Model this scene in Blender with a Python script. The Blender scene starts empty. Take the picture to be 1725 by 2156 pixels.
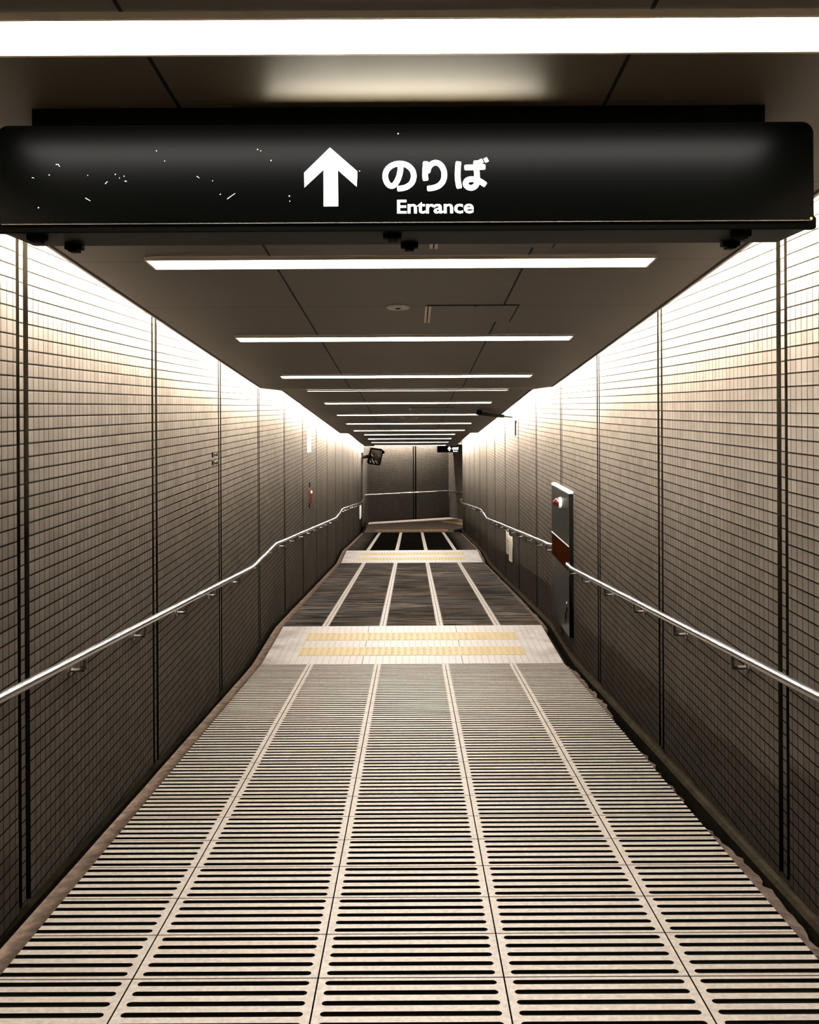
import bpy, math, random
from mathutils import Vector, Matrix

random.seed(7)
SC = bpy.context.scene
COL = SC.collection
PI = math.pi

# ------------------------------------------------------------------ profile of the passage
EYE = 1.59
F_KNOTS = [(-5.0, 0.083 * 5.0), (0.0, 0.0), (8.46, -0.083 * 8.46)]
F_KNOTS += [(9.93, F_KNOTS[-1][1])]
F_KNOTS += [(18.04, F_KNOTS[-1][1] - 0.083 * 8.11)]
F_KNOTS += [(19.60, F_KNOTS[-1][1])]
F_KNOTS += [(27.07, F_KNOTS[-1][1] - 0.083 * 7.47)]
F_KNOTS += [(40.0, F_KNOTS[-1][1])]
C0 = EYE + 0.906
C_KNOTS = [(-5.0, C0 + 0.087 * 5.0), (8.46, C0 - 0.087 * 8.46)]
C_KNOTS += [(9.90, C_KNOTS[-1][1])]
C_KNOTS += [(18.04, C_KNOTS[-1][1] - 0.083 * 8.14)]
C_KNOTS += [(19.60, C_KNOTS[-1][1])]
C_KNOTS += [(27.07, C_KNOTS[-1][1] - 0.083 * 7.47)]
C_KNOTS += [(40.0, C_KNOTS[-1][1])]


def interp(knots, y):
    if y <= knots[0][0]:
        return knots[0][1]
    for (a, za), (b, zb) in zip(knots, knots[1:]):
        if y <= b:
            return za + (zb - za) * (y - a) / (b - a)
    return knots[-1][1]


def zf(y):
    return interp(F_KNOTS, y)


def zc(y):
    return interp(C_KNOTS, y)


def slope_c(y):
    return (zc(y + 0.02) - zc(y - 0.02)) / 0.04


def slope_f(y):
    return (zf(y + 0.02) - zf(y - 0.02)) / 0.04


# ------------------------------------------------------------------ mesh building
class MB:
    def __init__(self):
        self.v = []
        self.f = []
        self.m = []
        self.uv = {}

    def add(self, pts, mi=0, uv=None):
        b = len(self.v)
        self.v += [tuple(p) for p in pts]
        self.f.append(tuple(range(b, b + len(pts))))
        self.m.append(mi)
        if uv:
            self.uv[len(self.f) - 1] = uv

    def raw(self, pts, faces, mi=0):
        b = len(self.v)
        self.v += [tuple(p) for p in pts]
        for f in faces:
            self.f.append(tuple(b + i for i in f))
            self.m.append(mi)

    def box(self, lo, hi, mi=0, M=None):
        (x0, y0, z0), (x1, y1, z1) = lo, hi
        p = [(x0, y0, z0), (x1, y0, z0), (x1, y1, z0), (x0, y1, z0),
             (x0, y0, z1), (x1, y0, z1), (x1, y1, z1), (x0, y1, z1)]
        if M is not None:
            p = [tuple(M @ Vector(q)) for q in p]
        self.raw(p, [(0, 3, 2, 1), (4, 5, 6, 7), (0, 1, 5, 4), (1, 2, 6, 5), (2, 3, 7, 6), (3, 0, 4, 7)], mi)

    def extrude(self, outline, axis, a, b, mi=0):
        """outline: 2-D points, swept along axis 'x','y' or 'z' from a to b."""
        def P(q, t):
            if axis == 'x':
                return (t, q[0], q[1])
            if axis == 'y':
                return (q[0], t, q[1])
            return (q[0], q[1], t)
        n = len(outline)
        pts = [P(q, a) for q in outline] + [P(q, b) for q in outline]
        faces = [tuple(range(n - 1, -1, -1)), tuple(range(n, 2 * n))]
        faces += [(i, (i + 1) % n, n + (i + 1) % n, n + i) for i in range(n)]
        self.raw(pts, faces, mi)

    def tube(self, path, r, n=12, mi=0, caps=True, prof=None):
        """sweep a round (or custom) profile along a polyline with mitred corners."""
        path = [Vector(p) for p in path]
        rings = []
        up0 = Vector((0, 0, 1))
        for i, p in enumerate(path):
            d1 = (path[i] - path[i - 1]).normalized() if i > 0 else None
            d2 = (path[i + 1] - path[i]).normalized() if i < len(path) - 1 else None
            d = (d1 + d2).normalized() if d1 and d2 else (d1 or d2)
            k = 1.0
            if d1 and d2:
                k = 1.0 / max(0.4, d.dot(d1))
            up = up0 if abs(d.z) < 0.9 else Vector((0, 1, 0))
            s = d.cross(up).normalized()
            u = s.cross(d).normalized()
            ring = []
            for j in range(n):
                if prof:
                    a, b = prof[j]
                else:
                    t = 2 * PI * j / n
                    a, b = r * math.cos(t), r * math.sin(t)
                horizontal_turn = d1 and d2 and abs(d1.z - d2.z) < 1e-3
                ring.append(p + s * a * (k if horizontal_turn else 1) + u * b * (1 if horizontal_turn else k))
            rings.append(ring)
        b = len(self.v)
        for ring in rings:
            self.v += [tuple(q) for q in ring]
        for i in range(len(rings) - 1):
            for j in range(n):
                j2 = (j + 1) % n
                self.f.append((b + i * n + j, b + (i + 1) * n + j, b + (i + 1) * n + j2, b + i * n + j2))
                self.m.append(mi)
        if caps:
            self.f.append(tuple(b + j for j in range(n)))
            self.m.append(mi)
            e = b + (len(rings) - 1) * n
            self.f.append(tuple(e + j for j in range(n - 1, -1, -1)))
            self.m.append(mi)

    def lathe(self, prof, M=None, n=24, mi=0):
        """prof: list of (radius, height); turned about local z."""
        pts, faces = [], []
        for r, h in prof:
            for j in range(n):
                t = 2 * PI * j / n
                pts.append(Vector((r * math.cos(t), r * math.sin(t), h)))
        for i in range(len(prof) - 1):
            for j in range(n):
                j2 = (j + 1) % n
                faces.append((i * n + j, i * n + j2, (i + 1) * n + j2, (i + 1) * n + j))
        faces.append(tuple(range(n - 1, -1, -1)))
        e = (len(prof) - 1) * n
        faces.append(tuple(range(e, e + n)))
        if M is not None:
            pts = [M @ p for p in pts]
        self.raw([tuple(p) for p in pts], faces, mi)

    def build(self, name, mats, parent=None, smooth=False, bevel=0.0, fix=True):
        me = bpy.data.meshes.new(name)
        me.from_pydata(self.v, [], self.f)
        if not isinstance(mats, (list, tuple)):
            mats = [mats]
        for m in mats:
            me.materials.append(m)
        me.polygons.foreach_set('material_index', self.m)
        if self.uv:
            ul = me.uv_layers.new(name='tile_uv')
            for fi, uvs in self.uv.items():
                for k, li in enumerate(me.polygons[fi].loop_indices):
                    ul.data[li].uv = uvs[k]
        if fix:
            import bmesh
            bm = bmesh.new()
            bm.from_mesh(me)
            bmesh.ops.recalc_face_normals(bm, faces=bm.faces)
            bm.to_mesh(me)
            bm.free()
        if smooth:
            me.polygons.foreach_set('use_smooth', [True] * len(me.polygons))
        o = bpy.data.objects.new(name, me)
        COL.objects.link(o)
        if smooth:
            md = o.modifiers.new('split', 'EDGE_SPLIT')
            md.split_angle = math.radians(40)
        if bevel:
            md = o.modifiers.new('edge', 'BEVEL')
            md.width = bevel
            md.segments = 2
            md.limit_method = 'ANGLE'
        if parent is not None:
            o.parent = parent
        return o


def tag(o, label, cat, group=None, kind=None):
    o['label'] = label
    o['category'] = cat
    if group:
        o['group'] = group
    if kind:
        o['kind'] = kind
    return o


def struct(o):
    o['kind'] = 'structure'
    return o


def thing(name, label, cat, loc=(0, 0, 0), rot=(0, 0, 0), group=None):
    o = bpy.data.objects.new(name, None)
    o.empty_display_size = 0.1
    COL.objects.link(o)
    o.location = loc
    o.rotation_euler = rot
    return tag(o, label, cat, group)


def rrect(x0, z0, x1, z1, r, n=6):
    out = []
    for cx, cz, a0 in ((x1 - r, z1 - r, 0), (x0 + r, z1 - r, 90), (x0 + r, z0 + r, 180), (x1 - r, z0 + r, 270)):
        for k in range(n + 1):
            a = math.radians(a0 + 90 * k / n)
            out.append((cx + r * math.cos(a), cz + r * math.sin(a)))
    return out


# ------------------------------------------------------------------ materials
def lin(c):
    return tuple((x / 12.92 if x <= 0.04045 else ((x + 0.055) / 1.055) ** 2.4) for x in c)


def base_mat(name, col, rough=0.5, metal=0.0, spec=0.5, emit=None, estr=0.0, coat=0.0):
    m = bpy.data.materials.new(name)
    m.use_nodes = True
    b = m.node_tree.nodes['Principled BSDF']
    b.inputs['Base Color'].default_value = (*col, 1)
    b.inputs['Roughness'].default_value = rough
    b.inputs['Metallic'].default_value = metal
    b.inputs['Specular IOR Level'].default_value = spec
    b.inputs['Coat Weight'].default_value = coat
    if emit:
        b.inputs['Emission Color'].default_value = (*emit, 1)
        b.inputs['Emission Strength'].default_value = estr
    return m


class NT:
    def __init__(self, m):
        self.m = m
        self.t = m.node_tree
        self.b = self.t.nodes['Principled BSDF']

    def n(self, typ, **kw):
        x = self.t.nodes.new(typ)
        for k, v in kw.items():
            setattr(x, k, v)
        return x

    def l(self, a, b):
        self.t.links.new(a, b)

    def math(self, op, a, b=None, c=None):
        x = self.n('ShaderNodeMath', operation=op)
        for i, v in enumerate((a, b, c)):
            if v is None:
                continue
            if isinstance(v, (int, float)):
                x.inputs[i].default_value = v
            else:
                self.l(v, x.inputs[i])
        return x.outputs[0]

    def ramp(self, fac, lo, hi, smooth=False):
        x = self.n('ShaderNodeMapRange')
        x.interpolation_type = 'SMOOTHSTEP' if smooth else 'LINEAR'
        self.l(fac, x.inputs['Value'])
        x.inputs['From Min'].default_value = lo
        x.inputs['From Max'].default_value = hi
        return x.outputs['Result']

    def mix(self, fac, a, b):
        x = self.n('ShaderNodeMix', data_type='RGBA')
        if isinstance(fac, (int, float)):
            x.inputs[0].default_value = fac
        else:
            self.l(fac, x.inputs[0])
        for i, v in ((6, a), (7, b)):
            if isinstance(v, tuple):
                x.inputs[i].default_value = (*v, 1)
            else:
                self.l(v, x.inputs[i])
        return x.outputs[2]

    def noise(self, vec, scale, detail=3.0, rough=0.55):
        x = self.n('ShaderNodeTexNoise')
        x.inputs['Scale'].default_value = scale
        x.inputs['Detail'].default_value = detail
        x.inputs['Roughness'].default_value = rough
        self.l(vec, x.inputs['Vector'])
        return x.outputs['Fac']

    def obj(self, scale=(1, 1, 1)):
        tc = self.n('ShaderNodeTexCoord')
        mp = self.n('ShaderNodeMapping')
        mp.inputs['Scale'].default_value = scale
        self.l(tc.outputs['Object'], mp.inputs['Vector'])
        return mp.outputs['Vector']

    def bump(self, h, dist, strength=1.0):
        x = self.n('ShaderNodeBump')
        x.inputs['Distance'].default_value = dist
        x.inputs['Strength'].default_value = strength
        self.l(h, x.inputs['Height'])
        self.l(x.outputs['Normal'], self.b.inputs['Normal'])

    def color(self, c):
        self.l(c, self.b.inputs['Base Color'])


def mat_noisy(name, c1, c2, scale, rough=0.6, bump=0.0, spec=0.4, stretch=(1, 1, 1), lo=0.35, hi=0.65, detail=4.0):
    m = base_mat(name, c1, rough, spec=spec)
    t = NT(m)
    v = t.obj(stretch)
    f = t.noise(v, scale, detail)
    t.color(t.mix(t.ramp(f, lo, hi), c1, c2))
    if bump:
        t.bump(t.noise(v, scale * 3, 4.0), bump)
    return m


TILE_P = 0.0519


def mat_tile():
    m = base_mat('glazed_mosaic_tile', (0.3, 0.27, 0.24), 0.6, spec=0.0)
    t = NT(m)
    uv = t.n('ShaderNodeUVMap', uv_map='tile_uv')
    sp = t.n('ShaderNodeSeparateXYZ')
    t.l(uv.outputs[0], sp.inputs[0])
    u = t.math('DIVIDE', sp.outputs[0], TILE_P)
    v = t.math('DIVIDE', sp.outputs[1], TILE_P)
    du = t.math('PINGPONG', u, 0.5)
    dv = t.math('PINGPONG', v, 0.5)
    mu = t.ramp(du, 0.028, 0.050)
    mv = t.ramp(dv, 0.040, 0.066)
    mask = t.math('MULTIPLY', mu, mv)
    hu = t.ramp(du, 0.02, 0.10, True)
    hv = t.ramp(dv, 0.03, 0.13, True)
    h = t.math('MINIMUM', hu, hv)
    cell = t.n('ShaderNodeCombineXYZ')
    t.l(t.math('FLOOR', u), cell.inputs[0])
    t.l(t.math('FLOOR', v), cell.inputs[1])
    wn = t.n('ShaderNodeTexWhiteNoise', noise_dimensions='2D')
    t.l(cell.outputs[0], wn.inputs['Vector'])
    big = t.noise(t.obj((1, 1, 0.6)), 1.3, 3.0)
    tone = t.math('ADD', t.math('MULTIPLY', wn.outputs['Value'], 0.55), t.math('MULTIPLY', t.ramp(big, 0.3, 0.7), 0.45))
    body = t.mix(tone, (0.0345, 0.0283, 0.0220), (0.0505, 0.0420, 0.0335))
    t.color(t.mix(mask, (0.0020, 0.0017, 0.0010), body))
    t.bump(h, 0.0004)
    rr = t.n('ShaderNodeMapRange')
    t.l(mask, rr.inputs['Value'])
    rr.inputs['To Min'].default_value = 0.85
    rr.inputs['To Max'].default_value = 0.55
    t.l(rr.outputs['Result'], t.b.inputs['Roughness'])
    return m


def mat_landing():
    """pale paving with a 60 mm grid of small dark drain holes and a joint every 0.9 m"""
    m = base_mat('pale_dotted_paving', (0.7, 0.65, 0.6), 0.42, spec=0.5)
    t = NT(m)
    tc = t.n('ShaderNodeTexCoord')
    sp = t.n('ShaderNodeSeparateXYZ')
    t.l(tc.outputs['Object'], sp.inputs[0])
    a = t.math('PINGPONG', t.math('DIVIDE', sp.outputs[0], 0.06), 0.5)
    b = t.math('PINGPONG', t.math('DIVIDE', sp.outputs[1], 0.06), 0.5)
    ca = t.math('SUBTRACT', 0.5, a)
    cb = t.math('SUBTRACT', 0.5, b)
    d = t.math('SQRT', t.math('ADD', t.math('MULTIPLY', ca, ca), t.math('MULTIPLY', t.math('MULTIPLY', cb, cb), 0.55)))
    dot = t.ramp(d, 0.075, 0.12)
    j = t.math('PINGPONG', t.math('ADD', t.math('DIVIDE', sp.outputs[0], 0.9), 0.5), 0.5)
    jm = t.ramp(j, 0.0015, 0.0035)
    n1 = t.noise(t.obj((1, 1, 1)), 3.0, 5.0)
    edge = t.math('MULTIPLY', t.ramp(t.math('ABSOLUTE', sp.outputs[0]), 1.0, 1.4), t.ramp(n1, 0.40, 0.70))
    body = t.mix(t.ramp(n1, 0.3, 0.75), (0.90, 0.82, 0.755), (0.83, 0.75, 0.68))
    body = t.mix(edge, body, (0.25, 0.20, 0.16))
    wear = t.ramp(t.noise(t.obj((1, 1, 1)), 1.7, 2.0), 0.35, 0.65)
    dots = t.mix(wear, (0.06, 0.05, 0.04), (0.30, 0.26, 0.22))
    c = t.mix(dot, dots, body)
    c = t.mix(jm, (0.05, 0.04, 0.03), c)
    t.color(c)
    return m


def mat_streaked(name, c1, c2, edges):
    """dark paving with lighter streaks across the passage"""
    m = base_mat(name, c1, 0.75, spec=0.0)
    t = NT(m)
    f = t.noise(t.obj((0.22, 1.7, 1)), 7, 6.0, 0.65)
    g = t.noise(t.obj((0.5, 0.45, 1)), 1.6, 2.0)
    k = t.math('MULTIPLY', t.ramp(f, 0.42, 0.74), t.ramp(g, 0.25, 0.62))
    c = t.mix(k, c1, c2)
    if edges:
        tc = t.n('ShaderNodeTexCoord')
        sp = t.n('ShaderNodeSeparateXYZ')
        t.l(tc.outputs['Object'], sp.inputs[0])
        e = t.math('MULTIPLY', t.ramp(t.math('ABSOLUTE', sp.outputs[0]), 0.98, 1.22), t.ramp(f, 0.35, 0.65))
        c = t.mix(e, c, (0.20, 0.165, 0.14))
    else:
        h1 = t.ramp(t.noise(t.obj((0.55, 0.5, 1.3)), 1.9, 1.0), 0.55, 0.70)
        h2 = t.ramp(t.noise(t.obj((0.6, 0.7, 2.1)), 2.3, 1.0), 0.57, 0.72)
        c = t.mix(t.math('MULTIPLY', h1, 0.35), c, (0.10, 0.115, 0.15))
        c = t.mix(t.math('MULTIPLY', h2, 0.35), c, (0.20, 0.125, 0.07))
    t.color(c)
    return m


M = {}
M['tile'] = mat_tile()
M['seal'] = mat_noisy('dark_joint_sealant', (0.0026, 0.0021, 0.0012), (0.0052, 0.0041, 0.0025), 6, 0.8, 0.002, 0.0)
M['slab'] = mat_noisy('pale_granite_paving', (0.86, 0.755, 0.64), (0.66, 0.565, 0.47), 55, 0.42, 0.0012, 0.6, detail=6.0)
M['slab_streaked'] = mat_streaked('dark_streaked_ribbed_paving', (0.040, 0.034, 0.028), (0.72, 0.61, 0.52), False)
M['slab_dark'] = mat_streaked('black_ribbed_paving', (0.0035, 0.003, 0.0022), (0.018, 0.015, 0.0115), True)
M['slot'] = base_mat('black_groove_dirt', (0.006, 0.006, 0.004), 0.95, spec=0.0)
M['landing'] = mat_landing()
M['landing_dim'] = mat_noisy('dimmed_brown_paving', (0.13, 0.104, 0.086), (0.19, 0.153, 0.128), 14, 0.7, 0.001, 0.0)  # landing paving darkened in colour for the weaker light at the end
M['yellow'] = mat_noisy('pale_yellow_tactile_tile', (0.80, 0.62, 0.31), (0.85, 0.69, 0.40), 7, 0.45, 0.0, 0.5)
M['yellow_deep'] = mat_noisy('deep_yellow_tactile_tile', (0.40, 0.24, 0.075), (0.48, 0.30, 0.10), 7, 0.5, 0.0, 0.3)  # deeper, darker yellow for the strips on the last landing
M['mortar'] = mat_noisy('brown_mortar', (0.115, 0.080, 0.058), (0.050, 0.036, 0.026), 16, 0.85, 0.006, 0.0, detail=6.0)
M['mortar_pale'] = mat_noisy('pale_broken_mortar', (0.24, 0.18, 0.145), (0.10, 0.072, 0.055), 14, 0.85, 0.006, 0.0, detail=6.0)
M['gutter'] = mat_noisy('dark_gutter_concrete', (0.006, 0.0052, 0.0033), (0.011, 0.0088, 0.0058), 9, 0.9, 0.003, 0.0)
M['ledge'] = mat_noisy('grey_cement_ledge', (0.019, 0.0152, 0.0098), (0.011, 0.0088, 0.0058), 18, 0.85, 0.003, 0.0)
M['ceil'] = mat_noisy('taupe_ceiling_panel', (0.054, 0.044, 0.029), (0.060, 0.049, 0.033), 4, 0.5, 0.0, 0.3)
M['ceil_joint'] = base_mat('black_ceiling_joint', (0.006, 0.006, 0.005), 0.8, spec=0.1)
M['roof'] = base_mat('plaster_above_ceiling', (0.6, 0.58, 0.54), 0.8)
M['trim'] = base_mat('beige_edge_trim', (0.45, 0.38, 0.33), 0.5)
M['lamp'] = base_mat('lit_lamp_diffuser', (0.9, 0.9, 0.9), 0.5, emit=(1.0, 0.955, 0.90), estr=36.0)
M['lamp_frame'] = base_mat('cream_lamp_frame', (0.50, 0.42, 0.30), 0.4)
M['cove'] = base_mat('lit_cove_tube', (0.9, 0.9, 0.9), 0.5, emit=(1.0, 0.955, 0.905), estr=5900.0)
M['steel'] = base_mat('brushed_stainless', (0.36, 0.335, 0.305), 0.25, 1.0)
M['steel_dark'] = base_mat('dull_dark_steel', (0.10, 0.09, 0.075), 0.35, 1.0)
M['black'] = base_mat('black_satin_paint', (0.0007, 0.0009, 0.0004), 0.5, spec=0.03)
M['black_matt'] = base_mat('black_matt_metal', (0.0011, 0.0011, 0.0006), 0.7, spec=0.02)
M['face'] = base_mat('black_sign_acrylic', (0.0003, 0.0005, 0.0002), 0.22, spec=0.045)
M['glyph'] = base_mat('backlit_white_acrylic', (0.9, 0.9, 0.9), 0.4, emit=(1.0, 0.98, 0.95), estr=2.2)
M['screw'] = base_mat('yellow_plastic_cap', (0.75, 0.62, 0.25), 0.4, emit=None)
M['white'] = base_mat('white_plastic', (0.82, 0.79, 0.73), 0.4)
M['cab'] = mat_noisy('grey_green_steel_door', (0.0085, 0.0078, 0.0050), (0.0105, 0.0096, 0.0064), 5, 0.33, 0.0, 0.06)
M['cab_top'] = base_mat('pale_trim_and_lit_top', (0.75, 0.72, 0.68), 0.35, 0.6)
M['band'] = mat_noisy('dark_red_panel', (0.012, 0.0030, 0.0008), (0.017, 0.0044, 0.0011), 8, 0.6, 0.0, 0.0)
M['lens'] = base_mat('dark_red_lens', (0.030, 0.0015, 0.001), 0.10, spec=0.35)
M['lens_red'] = base_mat('red_glint_paint', (0.35, 0.012, 0.006), 0.4, spec=0.1)
M['orange'] = base_mat('orange_mirrored_patch', (0.80, 0.16, 0.04), 0.4)
M['mirror'] = base_mat('mirror_glass', (0.85, 0.85, 0.82), 0.03, 1.0)
M['paper'] = mat_noisy('cream_notice_sheet', (0.66, 0.60, 0.47), (0.56, 0.49, 0.37), 9, 0.7)
M['paper_brown'] = mat_noisy('browned_notice_sheet', (0.55, 0.46, 0.36), (0.30, 0.21, 0.14), 14, 0.7)
M['speaker'] = mat_noisy('speaker_mesh', (0.62, 0.54, 0.48), (0.26, 0.22, 0.19), 90, 0.6)
M['red_tag'] = base_mat('brick_red_enamel', (0.035, 0.009, 0.005), 0.7, spec=0.0)

# ------------------------------------------------------------------ walls
WX = 1.5
Y_BACK = -4.0
CEIL_L, CEIL_R = -1.335, 1.255


def joints_from(y0, pitch, lo, hi):
    out, y = [], y0
    while y > lo + 0.3:
        y -= pitch
    while y < hi - 0.25:
        if y > lo + 0.05:
            out.append(y)
        y += pitch
    return out


def wall_run(mb, P0, P1, joints, inward, zb, zt, knots=(), depth=0.022, proud=None):
    """a vertical tiled wall from plan point P0 to P1 with double recessed joints at the given distances"""
    P0, P1 = Vector(P0), Vector(P1)
    L = (P1 - P0).length
    d = (P1 - P0) / L
    nrm = Vector(inward)
    segs = []            # (s0, s1, offset into wall, material, panel start)
    cur = 0.0
    for j in joints:
        segs.append((cur, j, 0.0, 0, cur))
        segs.append((j, j + 0.038, -depth, 1, j))
        segs.append((j + 0.038, j + 0.074, 0.0, 0, j + 0.030))
        segs.append((j + 0.074, j + 0.120, -depth, 1, j))
        cur = j + 0.120
    segs.append((cur, L, 0.0, 0, cur))
    prev = None
    for s0, s1, off, mi, st in segs:
        cuts = [s0] + sorted(k for k in knots if s0 + 1e-4 < k < s1 - 1e-4) + [s1]
        if mi == 0 and proud and s1 <= proud[0] + 1e-6 and s1 > proud[0] - 2.5:
            cuts = sorted(set(cuts[:-1] + [s1 - 0.03, s1 - 0.01, s1]))
        for a, b in zip(cuts, cuts[1:]):
            def extra(s):
                if not proud or s > proud[0]:
                    return 0.0
                return proud[1] * min(1.0, max(0.0, (proud[0] - s) / 0.03)) ** 0.6
            q0 = P0 + d * a + nrm * (off + extra(a) * (mi == 0))
            q1 = P0 + d * b + nrm * (off + extra(b) * (mi == 0))
            za, zbb = zb(a), zb(b)
            ta, tb = zt(a), zt(b)
            mb.add([(q0.x, q0.y, za), (q1.x, q1.y, zbb), (q1.x, q1.y, tb), (q0.x, q0.y, ta)], mi,
                   [(a - st, za), (b - st, zbb), (b - st, tb), (a - st, ta)])
        if prev is not None and prev != off:
            r0 = P0 + d * s0 + nrm * prev
            r1 = P0 + d * s0 + nrm * off
            mb.add([(r0.x, r0.y, zb(s0)), (r1.x, r1.y, zb(s0)), (r1.x, r1.y, zt(s0)), (r0.x, r0.y, zt(s0))], 1,
                   [(0.01, 0)] * 4)
        prev = off


KN = [k for k, _ in F_KNOTS] + [k for k, _ in C_KNOTS]
L_END, R_END = 29.50, 28.0
JL = joints_from(3.60, 1.886, Y_BACK, L_END)
JR = joints_from(3.775, 1.890, Y_BACK, R_END)
TOPX = 0.42
BASE = 0.035         # tiles stop a little above the gutter

mb = MB()
wall_run(mb, (-WX, Y_BACK), (-WX, L_END), [j - Y_BACK for j in JL], (1, 0), lambda s: zf(s + Y_BACK) - 0.02,
         lambda s: zc(s + Y_BACK) + TOPX, [k - Y_BACK for k in KN], proud=(3.60 - Y_BACK, 0.014))
wl = struct(mb.build('wall_left', [M['tile'], M['seal']], fix=False))

mb = MB()
wall_run(mb, (WX, Y_BACK), (WX, R_END), [j - Y_BACK for j in JR], (-1, 0), lambda s: zf(s + Y_BACK) - 0.02,
         lambda s: zc(s + Y_BACK) + TOPX, [k - Y_BACK for k in KN], proud=(3.775 - Y_BACK, 0.014))
zb_, zt_ = zf(28.5), zc(28.5)
wall_run(mb, (WX, R_END), (6.5, R_END), [1.2, 3.1], (0, 1), lambda s: zb_ - 0.02, lambda s: zt_ + TOPX)
wr = struct(mb.build('wall_right', [M['tile'], M['seal']], fix=False))

# the wall that closes the view, in two facets, and the far side of the passage turning right
A_, B_, C_, D_ = (-1.5, 29.50), (1.20, 30.75), (1.62, 30.05), (6.5, 29.9)
mb = MB()


def nrm_in(p, q):
    d = (Vector(q) - Vector(p)).normalized()
    return (d.y, -d.x)


wall_run(mb, A_, B_, [1.70], nrm_in(A_, B_), lambda s: zb_ - 0.02, lambda s: zt_ + TOPX)
wall_run(mb, B_, C_, [], nrm_in(B_, C_), lambda s: zb_ - 0.02, lambda s: zt_ + TOPX)
wall_run(mb, C_, D_, [1.0, 2.9], nrm_in(C_, D_), lambda s: zb_ - 0.02, lambda s: zt_ + TOPX)
wall_run(mb, D_, (6.5, 28.0), [], (-1, 0), lambda s: zb_ - 0.02, lambda s: zt_ + TOPX)
wb = struct(mb.build('wall_back', [M['tile'], M['seal']], fix=False))

# ------------------------------------------------------------------ floor
SEC = [(-4.0, 8.46), (9.93, 18.04), (19.60, 27.07)]
LAND = [(8.46, 9.93), (18.04, 19.60)]
HALF = 1.35
KF = [-4.0, 0.0, 8.46, 9.93, 18.04, 19.60, 27.07, 31.2]

# bed under the paving with the gutters along both walls
mb = MB()
for a, b in zip(KF, KF[1:]):
    x0, x1 = (-WX - 0.05, WX + 0.05)
    mb.add([(-HALF - 0.01, a, zf(a) - 0.016), (HALF + 0.01, a, zf(a) - 0.016), (HALF + 0.01, b, zf(b) - 0.016), (-HALF - 0.01, b, zf(b) - 0.016)], 0)
    # left channel: shallow
    xs = [(-1.36, -0.016), (-1.36, -0.03), (-1.43, -0.035), (-1.44, -0.07), (-1.475, -0.075), (-1.476, -0.03), (-1.51, -0.02)]
    for (xa, da), (xb, db) in zip(xs, xs[1:]):
        mb.add([(xa, a, zf(a) + da), (xb, a, zf(a) + db), (xb, b, zf(b) + db), (xa, b, zf(b) + da)], 0)
    xs = [(1.36, -0.016), (1.362, -0.11), (1.44, -0.115), (1.445, -0.02), (1.46, -0.006), (1.51, 0.0)]
    for k, ((xa, da), (xb, db)) in enumerate(zip(xs, xs[1:])):
        mb.add([(xa, a, zf(a) + da), (xb, a, zf(a) + db), (xb, b, zf(b) + db), (xa, b, zf(b) + da)], 1 if k >= 3 else 0)
ze = zf(30.0)
mb.add([(1.3, 27.9, ze - 0.017), (6.6, 27.9, ze - 0.017), (6.6, 31.0, ze - 0.017), (1.3, 31.0, ze - 0.017)], 0)
mb.add([(-1.6, 27.07, ze - 0.2), (6.6, 27.07, ze - 0.2), (6.6, 31.2, ze - 0.2), (-1.6, 31.2, ze - 0.2)], 0)
floor = struct(mb.build('floor', [M['gutter'], M['ledge']]))

COLX = [-HALF, -0.91, -0.31, 0.29, 0.89, HALF]


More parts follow.
